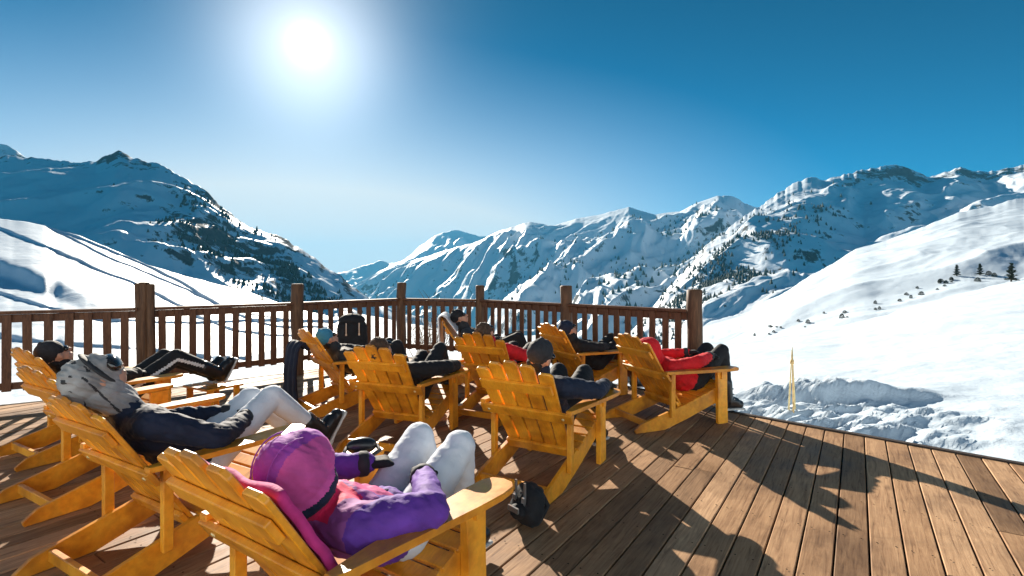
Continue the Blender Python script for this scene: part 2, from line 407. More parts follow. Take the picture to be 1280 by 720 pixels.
grid_mesh('snow_ground', np.stack([GX, GY, -.62 + .05*fbm(GX/6, GY/6, 3)], -1), M['snow_near']); bm.free()

# unseen snow slope added behind the viewer to bounce sunlight onto the chair backs
GX, GY = np.meshgrid(np.linspace(-45, 45, 70), np.linspace(-26, -1.5, 60))
grid_mesh('bounce_snow_slope', np.stack([GX, GY, -.75 + np.clip(-1.7 - GY, 0, None)*.85 + .5*fbm(GX/7, GY/7, 4)*np.clip((-1.7-GY)/5, 0, 1)], -1), M['snow_near'])

# ------------------------------------------------------------------ deck
HEAD = R(34)                                # the boards' bearing, clockwise from straight ahead
RAIL = [(-7.4, 4.7), (-6.05, 5.62), (-4.67, 6.5), (-3.27, 7.8), (-2.0, 9.25), (-.55, 8.75), (.785, 7.45), (2.17, 6.08)]
POLY = [(-12, -1.3), (-12, 2.2), (-7.5, 4.85), (-4.76, 6.66), (-3.38, 7.94), (-2.02, 9.43), (-.48, 8.92), (.88, 7.58), (2.30, 6.16), (2.40, 5.60), (4.07, 4.02), (10.1, -1.3)]
def deck():
    ca, sa = math.cos(HEAD), math.sin(HEAD)
    loc = [(x*ca - y*sa, x*sa + y*ca) for x, y in POLY]      # into the board frame (boards run along local y)
    def span(x):
        ys = []
        for (x0, y0), (x1, y1) in zip(loc, loc[1:] + loc[:1]):
            if (x0 - x)*(x1 - x) < 0: ys.append(y0 + (y1-y0)*(x-x0)/(x1-x0))
        return (min(ys), max(ys)) if len(ys) >= 2 else None
    bm = bmesh.new(); pitch, gap, th = .158, .0095, .032
    x = min(p[0] for p in loc) + .02; xm = max(p[0] for p in loc)
    rnd = random.Random(3)
    while x + pitch < xm:
        a, b = span(x), span(x + pitch - gap)
        if a and b:
            lo0, hi0, lo1, hi1 = a[0], a[1], b[0], b[1]
            cuts = []
            if rnd.random() < .55: cuts = [max(lo0, lo1) + rnd.uniform(.25, .8)*(min(hi0, hi1) - max(lo0, lo1))]
            segs = []; prev = (lo0, lo1)
            for c in cuts: segs.append((prev, (c-.003, c-.003))); prev = (c+.003, c+.003)
            segs.append((prev, (hi0, hi1)))
            for (s0, s1), (e0, e1) in segs:
                if e0 - s0 < .1 or e1 - s1 < .1: continue
                dz = rnd.uniform(-.0025, .0025); x0, x1 = x, x + pitch - gap
                c_ = .004
                v = [bm.verts.new(p) for p in ((x0, s0, -th), (x1, s1, -th), (x1, e1, -th), (x0, e0, -th),
                                               (x0, s0, dz-c_), (x1, s1, dz-c_), (x1, e1, dz-c_), (x0, e0, dz-c_),
                                               (x0+c_, s0+c_, dz), (x1-c_, s1+c_, dz), (x1-c_, e1-c_, dz), (x0+c_, e0-c_, dz))]
                for f in ((0, 1, 2, 3), (8, 9, 10, 11)): bm.faces.new([v[i] for i in f])
                for k in range(4):
                    for q in (0, 4): bm.faces.new((v[q+k], v[q+(k+1) % 4], v[q+4+(k+1) % 4], v[q+4+k]))
        x += pitch
    y0, y1 = min(p[1] for p in loc), max(p[1] for p in loc)
    x = min(p[0] for p in loc) + .02
    while x + pitch < xm:
        a, b = span(x + .01), span(x + pitch - gap - .01)
        if a and b:
            y = math.ceil(max(a[0], b[0], -2.0)/.58)*.58 + .05
            while y < min(a[1], b[1]) - .05:
                for sx in (.03, pitch - gap - .03):
                    c = Vector((x + sx + rnd.uniform(-.004, .004), y + rnd.uniform(-.006, .006), .0045))
                    f = bm.faces.new([bm.verts.new(c + Vector((math.cos(k*math.pi/3)*.0052, math.sin(k*math.pi/3)*.0052, 0))) for k in range(6)]); f.material_index = 1
                y += .58
        x += pitch
    o = from_bm('deck', bm, [M['deck'], M['under']]); o.rotation_euler = (0, 0, -HEAD); tag(o, kind='structure')
    bm = bmesh.new(); bm.faces.new([bm.verts.new((px*.995, py*.995, -.13)) for px, py in POLY])  # black sheet standing in for the shade seen through the board gaps
    tag(from_bm('gap_shade_sheet', bm, M['under']), kind='structure')
    bm = bmesh.new()
    for (x0, y0), (x1, y1) in zip(POLY[1:], POLY[2:]):
        a = Vector((x0, y0)); b = Vector((x1, y1)); t = (b-a).normalized(); nn = Vector((-t.y, t.x))
        q = [a - t*.0, b + t*.0, b + nn*.055 + t*.02, a + nn*.055 - t*.02]
        top = .014 if x1 > 2.35 else .008
        add_prism(bm, [tuple(p) for p in q], 'z', -.30, top)
    tag(from_bm('deck_edge', bm, M['edge']), kind='structure')
deck()

# ------------------------------------------------------------------ railing
def railing():
    root = empty('deck_railing', (-2.0, 9.25, 0))
    tag(root, 'brown timber railing with round log posts and upright balusters round the deck', 'railing')
    off = Vector((-2.0, 9.25, 0))
    rnd = random.Random(5)
    tops = [1.36, 1.36, 1.41, 1.37, 1.37, 1.33, 1.35, 1.33]; rad = [.085, .09, .06, .09, .085, .075, .085, .088]
    for i, (x, y) in enumerate(RAIL):
        bm = bmesh.new()
        p = Vector((x, y, 0)) - off; n = 9
        wob = [Vector((rnd.uniform(-.008, .008), rnd.uniform(-.008, .008), 0)) for _ in range(n)]
        add_tube(bm, [p + Vector((0, 0, -.3 + (tops[i]+.3)*k/(n-1))) + wob[k] for k in range(n)] + [p + Vector((0, 0, tops[i]+.012)) + wob[-1]],
                 [rad[i]*rnd.uniform(.96, 1.05) for _ in range(n)] + [rad[i]*.8], 16)
        if i == 2:      # a second, split log is strapped to this one
            q = p + Vector((.082, .0, 0))
            add_tube(bm, [q + Vector((0, 0, -.3)), q + Vector((.01, 0, .5)), q + Vector((.0, 0, 1.39)), q + Vector((0, 0, 1.40))], [.05, .048, .046, .035], 12)
            q = p + Vector((-.075, -.03, 0))
            add_tube(bm, [q + Vector((0.05, 0, -.2)), q + Vector((.05, 0, .5)), q + Vector((0.02, 0, 1.40)), q + Vector((0.02, 0, 1.41))], [.045, .045, .04, .03], 10)
        from_bm('post', bm, M['post'], root, True)
    for (x0, y0), (x1, y1) in zip(RAIL, RAIL[1:]):
        a = Vector((x0, y0, 0)) - off; b = Vector((x1, y1, 0)) - off; d = b - a; L = d.length; t = d.normalized()
        rot = Matrix.Rotation(math.atan2(t.y, t.x), 3, 'Z'); mid = (a+b)/2
        bm = bmesh.new(); add_box(bm, mid + Vector((0, 0, 1.083)), (L-.13, .13, .036), rot); bevel(bm, .006); from_bm('cap_rail', bm, M['rail'], root)
        bm = bmesh.new(); add_box(bm, mid + Vector((0, 0, 1.015)), (L-.14, .045, .09), rot); bevel(bm, .004); from_bm('top_rail', bm, M['rail'], root)
        bm = bmesh.new(); add_box(bm, mid + Vector((0, 0, .245)), (L-.14, .045, .08), rot); bevel(bm, .004); from_bm('bottom_rail', bm, M['rail'], root)
        n = max(3, round((L-.2)/.175)); nn = Vector((t.y, -t.x, 0))
        for k in range(n):
            p = a + t*(.1 + (L-.2)*(k+.5)/n + rnd.uniform(-.006, .006)) + nn*.036
            bm = bmesh.new(); add_box(bm, p + Vector((0, 0, .625)), (.082, .025, .87), rot @ Matrix.Rotation(rnd.uniform(-.012, .012), 3, 'Y'))
            bevel(bm, .004); from_bm('baluster', bm, M['rail'], root)
railing()

# ------------------------------------------------------------------ adirondack chair (local: +y is the way the sitter faces)
def make_chair():
    root = empty('wooden_deck_chair', (0, 0, 0))
    W = M['chair']
    for s in (-1, 1):
        # long side rail: seat support in front, rear leg at the back
        bm = bmesh.new()
        add_prism(bm, [(.42, .37), (.44, .33), (.43, .26), (.36, .225), (-.05, .085), (-.33, 0), (-.66, 0), (-.67, .03), (-.60, .085), (-.08, .225), (.36, .375)], 'x', s*.275-.015, s*.275+.015)
        bevel(bm, .004); from_bm('side_rail', bm, W, root)
        bm = bmesh.new()
        add_prism(bm, [(.30, 0), (.43, 0), (.415, .30), (.42, .548), (.29, .548), (.30, .30)], 'x', s*.312-.02, s*.312+.02)
        bevel(bm, .005); add_box(bm, (s*.337, .355, .50), (.024, .05, .09)); from_bm('front_leg', bm, W, root)
        bm = bmesh.new()
        pts = [(s*(.375 + dx), y) for dx, y in ((-.075, .30), (-.075, .43), (-.05, .475), (.0, .49), (.05, .478), (.078, .44), (.085, .36), (.07, .22), (.035, -.06), (.005, -.30), (-.005, -.365), (-.05, -.365), (-.06, -.20), (-.07, .08))]
        add_prism(bm, pts, 'z', .55, .578); bevel(bm, .005); from_bm('arm', bm, W, root)
        bm = bmesh.new(); add_box(bm, (s*.312, -.255, .335), (.036, .05, .43)); bevel(bm, .004); from_bm('arm_support', bm, W, root)
    # seat slats follow the rails
    bm = bmesh.new()
    for k in range(6):
        y = .40 - k*.088; z = .372 - (.40-y)*.34 + .012
        b2 = bmesh.new(); add_box(b2, (0, y, z), (.60, .078, .022), Matrix.Rotation(math.atan(.34), 3, 'X')); bevel(b2, .004)
        me = bpy.data.meshes.new('t'); b2.to_mesh(me); b2.free(); bm.from_mesh(me); bpy.data.meshes.remove(me)
    from_bm('seat', bm, W, root)
    # fanned back slats
    bd = Vector((0, -.555, .832)).normalized(); base = Vector((0, -.095, .20)); nn = Vector((0, .832, .555))
    bm = bmesh.new()
    for k in range(5):
        o = k - 2; L = .865 - .018*o*o
        x0, x1 = o*.103, o*.124
        w0, w1 = .046, .055
        def P(x, l, h): return base + Vector((x, 0, 0)) + bd*l + nn*h
        out = [(x0-w0, 0), (x0+w0, 0), (x1+w1, L-.03), (x1+w1-.02, L-.006*abs(o)), (x1-w1+.02, L-.006*abs(o)), (x1-w1, L-.03)]
        b2 = bmesh.new()
        A = [b2.verts.new(P(x, l, -.011)) for x, l in out]; B = [b2.verts.new(P(x, l, .011)) for x, l in out]
        b2.faces.new(A); b2.faces.new(B[::-1])
        for i in range(6): b2.faces.new((A[i], B[i], B[(i+1) % 6], A[(i+1) % 6]))
        bmesh.ops.recalc_face_normals(b2, faces=b2.faces); bevel(b2, .004)
        me = bpy.data.meshes.new('t'); b2.to_mesh(me); b2.free(); bm.from_mesh(me); bpy.data.meshes.remove(me)
    from_bm('backrest', bm, W, root)
    tilt = Matrix.Rotation(math.atan2(.555, .832), 3, 'X')
    for l, w, h, nm in ((.655, .56, .085, 'back_rail'), (.40, .735, .085, 'arm_rail'), (.04, .52, .08, 'seat_rail')):
        c = base + bd*l - nn*.027
        bm = bmesh.new(); add_box(bm, c, (w, .028, h), tilt); bevel(bm, .006, 2)
        o = from_bm(nm, bm, W, root)
        if nm == 'arm_rail':
            for s in (-1, 1):
                bm = bmesh.new()
                q = c + Vector((s*.30, 0, 0)) - nn*.012; add_tube(bm, [q, q - nn*.006], [.012, .010], 10)
                from_bm('screw_cap', bm, M['brass'], o, True)
    bm = bmesh.new(); add_box(bm, (0, -.52, .07), (.52, .03, .06)); bevel(bm, .004); from_bm('stretcher', bm, W, root)
    return root

def place(O, h): return dict(loc=(O[0], O[1], 0), rz=-R(h))
CH = {  # seat origin, bearing the chair faces (clockwise from straight ahead), label
 'A': ((-.643, 2.037), 33, 'nearest orange deck chair, under the person in purple jacket and pink hood'),
 'B': ((-1.87, 2.94), 30, 'orange deck chair under the person with white trousers and pale grey hood'),
 'C': ((-3.70, 4.62), 30, 'orange deck chair by the left railing under the person in striped black trousers'),
 'D': ((-2.82, 3.76), 30, 'empty orange deck chair half hidden behind the person in the grey hood'),
 'E': ((-1.85, 5.95), 50, 'orange deck chair under the sitter with the blue cap, before a dark log post'),
 'F': ((-.99, 4.80), 20, 'orange deck chair under the brown haired sitter in black'),
 'G': ((.265, 3.96), 30, 'middle orange deck chair under the sitter in navy jacket and black hat'),
 'H': ((-.10, 5.74), 28, 'orange deck chair just behind the middle chair, under the brown haired sitter in red'),
 'I': ((.93, 6.55), 62, 'orange deck chair turned sideways under the black clad sitter near the far railing'),
 'J': ((1.68, 5.36), 68, 'orange deck chair at the deck edge under the person in red jacket and black trousers'),
 'K': ((-.42, 7.30), 88, 'farthest orange deck chair, with a white towel over its back'),
}
SCALE = {'A': 1.05}
proto = make_chair()
CHAIRS = {}
for i, (k, (O, h, lab)) in enumerate(CH.items()):
    c = proto if i == 0 else copy_tree(proto)
    c.location = (O[0], O[1], .004); c.rotation_euler = (0, 0, -R(h))
    tag(c, lab, 'deck chair', 'orange wooden deck chairs on the terrace'); CHAIRS[k] = c
    c.scale = (SCALE.get(k, 1.0),)*3

# ------------------------------------------------------------------ soft bodies: volumes merged into one skin
def cone_mesh(bm, a, ra, b, rb, seg=14):
    a = Vector(a); b = Vector(b); t = (b-a)
    L = t.length; t = t.normalized() if L > 1e-6 else Vector((0, 0, 1))
    n = t.orthogonal().normalized(); q = t.cross(n); rings = []
    prof = [(-ra*math.cos(x), ra*math.sin(x)) for x in (.25, .6, 1.0, 1.35)] + [(0, ra), (L, rb)] + [(L + rb*math.sin(x), rb*math.cos(x)) for x in (.25, .6, 1.0, 1.35)]
    for h, r in prof: rings.append([bm.verts.new(a + t*h + (n*math.cos(2*math.pi*k/seg) + q*math.sin(2*math.pi*k/seg))*r) for k in range(seg)])
    for r0, r1 in zip(rings, rings[1:]):
        for k in range(seg): bm.faces.new((r0[k], r0[(k+1) % seg], r1[(k+1) % seg], r1[k]))
    bm.faces.new(rings[0][::-1]); bm.faces.new(rings[-1])
def ell_mesh(bm, c, r, basis=None):
    ret = bmesh.ops.create_uvsphere(bm, u_segments=20, v_segments=14, radius=1)
    Mx = Matrix.Translation(c) @ (basis.to_4x4() if basis else Matrix.Identity(4)) @ Matrix.Diagonal((*r, 1))
    bmesh.ops.transform(bm, matrix=Mx, verts=ret['verts'])
def basis(xv, yv):
    """columns: x, y (forward), z"""
    y = Vector(yv).normalized(); x = (Vector(xv) - y*Vector(xv).dot(y)).normalized(); z = x.cross(y)
    return Matrix((x, y, z)).transposed()
DG = None
def soft(name, prims, mats, parent, voxel=.012, smooth=5, wrinkle=0.0, wscale=22, matfn=None, seed=0):
    bm = bmesh.new()
    for p in prims:
        if p[0] == 'c': cone_mesh(bm, *p[1:])
        elif p[0] == 'e': ell_mesh(bm, *p[1:])
        else: add_box(bm, *p[1:])
    bmesh.ops.recalc_face_normals(bm, faces=bm.faces)
    me = bpy.data.meshes.new(name + '_raw'); bm.to_mesh(me); bm.free()
    o = bpy.data.objects.new(name, me); COL.objects.link(o)
    r = o.modifiers.new('r', 'REMESH'); r.mode = 'VOXEL'; r.voxel_size = voxel
    if smooth: s = o.modifiers.new('s', 'SMOOTH'); s.iterations = smooth; s.factor = .5
    dg = bpy.context.evaluated_depsgraph_get()
    nm = bpy.data.meshes.new_from_object(o.evaluated_get(dg)); nm.name = name
    o.modifiers.clear(); o.data = nm; bpy.data.meshes.remove(me)
    n = len(nm.vertices); co = np.empty(n*3, np.float32); nm.vertices.foreach_get('co', co); co = co.reshape(-1, 3)
    if wrinkle:
        no = np.empty(n*3, np.float32); nm.vertex_normals.foreach_get('vector', no); no = no.reshape(-1, 3)
        c = co.astype(float)
        f = ridged(c[:, 0]*wscale*.55 + c[:, 1]*wscale*.3 + seed*3.1, c[:, 2]*wscale + c[:, 1]*wscale*.6 + seed, 3, .5) + .6*noise(c[:, 0]*wscale*.5 + 5 + seed, (c[:, 1]-c[:, 2])*wscale*.5)
        co = (c + no*(f*wrinkle)[:, None]).astype(np.float32); nm.vertices.foreach_set('co', co.reshape(-1))
    nm.materials.clear()
    for m in (mats if isinstance(mats, list) else [mats]): nm.materials.append(m)
    nm.polygons.foreach_set('use_smooth', np.ones(len(nm.polygons), bool))
    if matfn:
        pc = np.empty(len(nm.polygons)*3, np.float32); nm.polygons.foreach_get('center', pc)
        nm.polygons.foreach_set('material_index', matfn(pc.reshape(-1, 3)).astype(np.int32))
    nm.update(); o.parent = parent
    return o

def hand_prims(w, d, pn, side, s=1.0, k=1.0):
    """wrist w, direction d, back-of-hand normal pn; palm, four curled fingers of different lengths, thumb off the side"""
    w = Vector(w); d = Vector(d).normalized(); pn = Vector(pn); pn = (pn - d*pn.dot(d)).normalized(); lat = d.cross(pn)*side
    out = []
    for o in (-.026, -.009, .009, .026):
        out.append(('c', w + lat*o*.7*s, .014*s*k, w + d*.085*s + lat*o*s, .0125*s*k))
    for o, L in ((-.029, .058), (-.010, .074), (.010, .080), (.029, .070)):
        p0 = w + d*.082*s + lat*o*s; p1 = p0 + (d*.9 - pn*.35 + lat*o*1.5).normalized()*L*.5*s; p2 = p1 + (d*.55 - pn*.8).normalized()*L*.5*s
        out += [('c', p0, .0098*s*k, p1, .009*s*k), ('c', p1, .009*s*k, p2, .0078*s*k)]
    q0 = w + d*.02*s + lat*.024*s; q1 = q0 + (d*.6 + lat*.8 - pn*.2).normalized()*.045*s; q2 = q1 + (d*.95 + lat*.15 - pn*.3).normalized()*.034*s
    out += [('c', q0, .0125*s*k, q1, .011*s*k), ('c', q1, .0105*s*k, q2, .009*s*k)]
    return out

def V(*a): return Vector(a)
def person(key, label, chair, P, jac, pants, head, vox=.011, boots=None, glove=None, pmat=None, jmat=None, look=(0, .75, .55), wr=.006):
    O, h, _ = CH[chair]
    root = empty('person', (O[0], O[1], .004), -R(h)); root.scale = (SCALE.get(chair, 1),)*3
    tag(root, label, 'person', 'people resting in the deck chairs')
    hip = V(*P['hip']); sh = V(*P['sh']); hd = V(*P['head'])
    kn, an = P['knee'], P['ankle']; el, wr_ = P['elbow'], P['wrist']     # right then left
    up = (sh - hip).normalized(); rx = V(1, 0, 0); tb = basis(rx, up)       # columns: right, up the spine, front
    fr = rx.cross(up)                                                      # out of the chest
    fd = V(*look).normalized()
    hup = (hd - sh); hup = (hup - fd*hup.dot(fd)).normalized(); hb = basis(fd.cross(hup), fd)
    hx = fd.cross(hup)
    ss = .185                                                               # half shoulder
    S = [sh + rx*ss*s - up*.02 for s in (1, -1)]; H = [hip + rx*.09*s for s in (1, -1)]
    toe = P.get('toe', [(0, .8, .6), (0, .8, .6)])
    # ---- body
    B = [('e', hd + hup*.02 - fd*.012, (.074, .092, .105), hb), ('e', hd + fd*.028 - hup*.045, (.056, .062, .072), hb),
         ('c', hd + fd*.092 - hup*.0, .010, hd + fd*.104 - hup*.03, .014), ('e', hd + fd*.086 - hup*.066, (.024, .012, .008), hb),
         ('e', hd + hx*.076 - hup*.01, (.012, .02, .032), hb), ('e', hd - hx*.076 - hup*.01, (.012, .02, .032), hb),
         ('c', sh - up*.02, .058, hd - hup*.06 - fd*.02, .052),
         ('e', sh - up*.12, (.15, .15, .09), tb), ('e', hip + up*.10, (.135, .17, .09), tb)]
    for i in (0, 1):
        e, w_, k, a = V(*el[i]), V(*wr_[i]), V(*kn[i]), V(*an[i])
        B += [('c', S[i], .048, e, .036), ('c', e, .037, w_, .026), ('c', H[i], .08, k, .05), ('c', k, .05, a, .035), ('c', a, .035, a + V(*toe[i]).normalized()*.1, .03),
              ('c', sh - up*.04, .06, S[i], .05), ('c', hip, .09, H[i], .085)]
        hdv = V(*P['hand'][i]) if 'hand' in P else (w_ - e)
        B += hand_prims(w_, hdv, P.get('hn', [(0, 0, 1), (0, 0, 1)])[i], 1 if i == 0 else -1, 1.0, .85 if glove else 1.0)
    body = soft('body', B, M['skin'], root, min(vox, .0085), 2)
    for s in (-1, 1):
        bm = bmesh.new(); ell_mesh(bm, hd + fd*.078 + hx*.030*s + hup*.003, (.011, .009, .008), hb); from_bm('eye', bm, M['darkhair'], body, True)
    # ---- trousers
    T = [('e', hip + up*.05, (.165, .13, .125), tb), ('e', hip + up*.14, (.155, .09, .12), tb)]
    for i in (0, 1):
        k, a = V(*kn[i]), V(*an[i]); m_ = H[i].lerp(k, .5)
        T += [('c', H[i], .105, m_, .092), ('c', m_, .092, k, .072), ('c', k, .074, k.lerp(a, .4), .070), ('c', k.lerp(a, .4), .070, a - (a-k).normalized()*.11, .058)]
    soft('trousers', T, pmat[0] if pmat else M[pants], root, vox, 4, wr*.6, 12, pmat[1] if pmat else None, seed=len(label))
    # ---- jacket
    J = [('e', sh - up*.13, (.185, .17, .125), tb), ('e', hip + up*.17, (.175, .17, .13), tb), ('e', hip + up*.06, (.185, .09, .145), tb), ('c', sh - up*.02, .088, sh + (hd-sh)*.55, .076)]
    for i in (0, 1):
        e, w_ = V(*el[i]), V(*wr_[i]); m_ = S[i].lerp(e, .5)
        J += [('c', sh - up*.05, .10, S[i], .082), ('c', S[i], .082, m_, .074), ('c', m_, .074, e, .064), ('c', e, .065, e.lerp(w_, .55), .060), ('c', e.lerp(w_, .55), .060, w_ + (w_-e).normalized()*.005, .048)]
    soft('jacket', J, jmat[0] if jmat else M[jac], root, vox, 4, wr, 24, jmat[1] if jmat else None, seed=len(label)+1)
    if glove:
        for i in (0, 1):
            e, w_ = V(*el[i]), V(*wr_[i]); hdv = V(*P['hand'][i]) if 'hand' in P else (w_ - e)
            soft('glove', hand_prims(w_, hdv, P.get('hn', [(0, 0, 1), (0, 0, 1)])[i], 1 if i == 0 else -1, 1.08, 1.45) + [('c', w_ - hdv.normalized()*.05, .046, w_, .036)], M[glove], root, .008, 2)
    for i in (0, 1):
        e, w_ = V(*el[i]), V(*wr_[i]); t_ = (w_-e).normalized()
        bm = bmesh.new(); add_tube(bm, [w_ - t_*.03, w_ - t_*.015, w_ + t_*.012, w_ + t_*.02], [.050, .055, .053, .046], 16); from_bm('cuff', bm, M['charcoal'], root, True)
    if head[0] in ('beanie', 'hair'):
        bm = bmesh.new(); ell_mesh(bm, hd + fd*.072 + hup*.006, (.072, .030, .026), hb); from_bm('sunglasses', bm, M['lens'], root, True)
        if head[0] == 'beanie':
            soft('hair', [('e', hd - fd*.055 - hup*.045, (.070, .045, .055), hb)], M['darkhair'], root, .009, 2, .006, 48)
    # ---- boots
    if boots:
        for i in (0, 1):
            k, a = V(*kn[i]), V(*an[i]); sd = (k - a).normalized(); td = V(*toe[i]).normalized(); xv = V(1, 0, 0); fb = basis(xv, td)
            dn = (-fb.col[2]) if fb.col[2].dot(sd) > 0 else fb.col[2]; dn = V(*dn)
            b = soft('boot', [('c', a + sd*.19, .074, a, .064), ('c', a - td*.03 + dn*.035, .052, a + td*.16 + dn*.045, .046), ('c', a + td*.03, .058, a + td*.11 + dn*.02, .05)], M[boots], root, .009, 3)
            soft('sole', [('b', a + td*.07 + dn*.09, (.086, .28, .02), fb)], M['bootw'] if boots == 'boot' else M['boot'], b, .009, 2)
            bm = bmesh.new()
            for q in (.02, .07, .13):
                add_box(bm, a + sd*q + td*.058 + rx*(.02 if i == 0 else -.02), (.06, .012, .012), fb)
            from_bm('buckle', bm, M['metal'], b)
    # ---- head wear
    kind, col = head[0], head[1]
    if kind == 'beanie':
        soft('hat', [('e', hd + hup*.045 - fd*.018, (.088, .105, .098), hb), ('c', hd + hup*.125 - fd*.02, .022, hd + hup*.14 - fd*.02, .02)], M[col], root, .009, 3, .003, 40)
    elif kind == 'cap':
        soft('cap', [('e', hd + hup*.045 - fd*.02, (.083, .10, .088), hb), ('e', hd + fd*.10 + hup*.045, (.066, .06, .010), hb)], M[col], root, .008, 2)
    elif kind == 'hair':
        soft('hair', [('e', hd + hup*.035 - fd*.028, (.086, .098, .104), hb), ('e', hd - fd*.065 - hup*.04, (.07, .045, .075), hb), ('e', hd - fd*.05 + hup*.09, (.05, .05, .035), hb)], M[col], root, .009, 2, .009, 48)
    elif kind == 'hood':
        hk = P.get('hoodk', 1.0)
        mats, fn = head[2] if len(head) > 2 else (M[col], None)
        soft('hood', [('e', hd + hup*.03 - fd*.035, (.118*hk, .118*hk, .135*hk), hb), ('e', hd - hup*.065 - fd*.028, (.115*hk, .108*hk, .085*hk), hb), ('e', hd + hup*.02 + fd*.015, (.098*hk, .098, .118*hk), hb), ('c', sh + up*.02 + (hd-sh)*.3 - fr*.01, .085, hd - hup*.07 - fd*.05, .095)],
             mats, root, .0055 if fn else .009, 6, P.get('hoodw', .003), 26, (lambda c: fn(c, hd, hx, hup, fd)) if fn else None)
    return root, dict(hd=hd, fd=fd, hup=hup, hx=hx, hb=hb, sh=sh, hip=hip)

def pose(**kw):
    d = dict(hip=(0, .07, .40), sh=(0, -.28, .76), head=(0, -.36, .985), knee=[(.12, .48, .68), (-.12, .49, .67)], ankle=[(.13, .72, .12), (-.13, .74, .12)],
             toe=[(.1, 1, -.02), (-.1, 1, -.02)], elbow=[(.34, -.03, .62), (-.34, -.03, .62)], wrist=[(.16, .20, .60), (-.16, .20, .60)])
    d.update(kw); return d
def reach(knee, hip=.0): return knee

# A: purple jacket, pink hood, white trousers
def hoodA(c, hd, hx, hup, fd):
    q = c - np.array(hd); u = q @ np.array(hup); r = q @ np.array(hx); f = q @ np.array(fd)
    idx = np.full(len(c), 1)                                     # pink
    idx[(np.abs(r) < .035 + .25*(u-.02)) & (u > .03)] = 0         # violet crown panel
    idx[(r < -.035) & (u < .075) & (u > -.13)] = 2                # red-pink left panel
    idx[(u < -.055)] = 3                                          # navy band under the hood
    idx[(u < -.10)] = 4                                           # red collar
    return idx
def jackA(c):
    idx = np.zeros(len(c), int)                                   # mauve body
    ax = np.abs(c[:, 0])
    idx[(ax > .24) | (c[:, 1] > .02)] = 1                         # purple sleeves and skirt
    idx[(c[:, 2] > .615) & (ax < .16) & (c[:, 1] < -.06)] = 2     # red collar yoke
    idx[(ax < .10) & (c[:, 1] > -.05) & (c[:, 1] < .16) & (c[:, 2] > .45)] = 3
    return idx
PA = person('A', 'person in purple jacket, pink hood and white trousers lying in the nearest chair', 'A',
       pose(hip=(0, .19, .40), hoodk=.94, sh=(.035, -.17, .60), head=(.05, -.235, .785), knee=[(.10, .53, .65), (-.15, .53, .645)], ankle=[(.00, .66, .15), (-.17, .70, .15)],
            elbow=[(.375, .03, .62), (-.36, .02, .60)], wrist=[(.12, .27, .60), (-.20, .24, .60)]),
       'purple', 'white_pants', ('hood', 'pink', ([M['hoodpurple'], M['pink'], M['rose'], M['navy'], M['rose']], hoodA)), vox=.0085, boots='boot', glove='black',
       jmat=([M['mauve'], M['purple'], M['rose'], M['magenta']], jackA), look=(-.02, .8, .6), wr=.0055)
A_, a_ = PA
HD, HX, HUP, FD = a_['hd'], a_['hx'], a_['hup'], a_['fd']
def on_hood(u, w):      # a point on the hood's shell, u across, w from the crown down the back
    d = HX*math.sin(u) + (HUP*math.cos(w) - FD*math.sin(w))*math.cos(u)
    return HD + HUP*.03 - FD*.035 + HX*(d.dot(HX)*.1195) + HUP*(d.dot(HUP)*.1365) + FD*(d.dot(FD)*.1195)
for u in (-.42, .42):
    bm = bmesh.new(); add_tube(bm, [on_hood(u*(1 - .35*k/12), -.7 + 2.5*k/12) for k in range(13)], .0028, 6); from_bm('hood_seam', bm, M['hoodpurple'], A_, True)
for sgn in (1,):
    bm = bmesh.new(); add_tube(bm, [(.02, .02, .575), (.02, .12, .572), (.02, .20, .55)], .006, 6); from_bm('zip', bm, M['metal'], A_, True)
# B: pale hood and goggles, navy jacket, white trousers, crossed feet
def hoodB(c, hd, hx, hup, fd):
    q = c - np.array(hd)
    n = noise(q[:, 0]*17 + 3, q[:, 1]*17 + q[:, 2]*13)
    idx = np.zeros(len(c), int); idx[n > .34] = 1; return idx
rb_p, b_ = person('B', 'person in navy jacket, pale grey hood and white trousers, boots crossed', 'B',
       pose(hoodk=.86, hoodw=.008, hip=(0, .06, .41), sh=(0, -.28, .755), head=(-.01, -.42, .985), knee=[(.10, .47, .72), (-.11, .46, .69)], ankle=[(.05, .90, .36), (-.02, .93, .26)],
            toe=[(.1, .55, .85), (-.2, .6, .8)], elbow=[(.33, .0, .62), (-.33, .02, .62)], wrist=[(.12, .28, .63), (-.1, .30, .63)]),
       'navy', 'white_pants', ('hood', 'greywhite', ([M['greywhite'], M['charcoal']], hoodB)), vox=.0095, boots='boot', glove='black', look=(.30, .62, .68), wr=.0065)
soft('goggles', [('e', b_['hd'] + b_['fd']*.09 + b_['hup']*.008, (.088, .036, .048), b_['hb'])], M['lens'], rb_p, .007, 1)
soft('goggle_strap', [('e', b_['hd'] + b_['hup']*.028 + b_['fd']*.035, (.104, .018, .118), b_['hb'])], M['charcoal'], rb_p, .009, 1)
soft('hood_tail', [('c', b_['hd'] - b_['fd']*.06 + b_['hup']*.03, .095, b_['hd'] - b_['fd']*.12 - b_['hup']*.02, .065)], [M['greywhite']], rb_p, .009, 5, .005, 26)
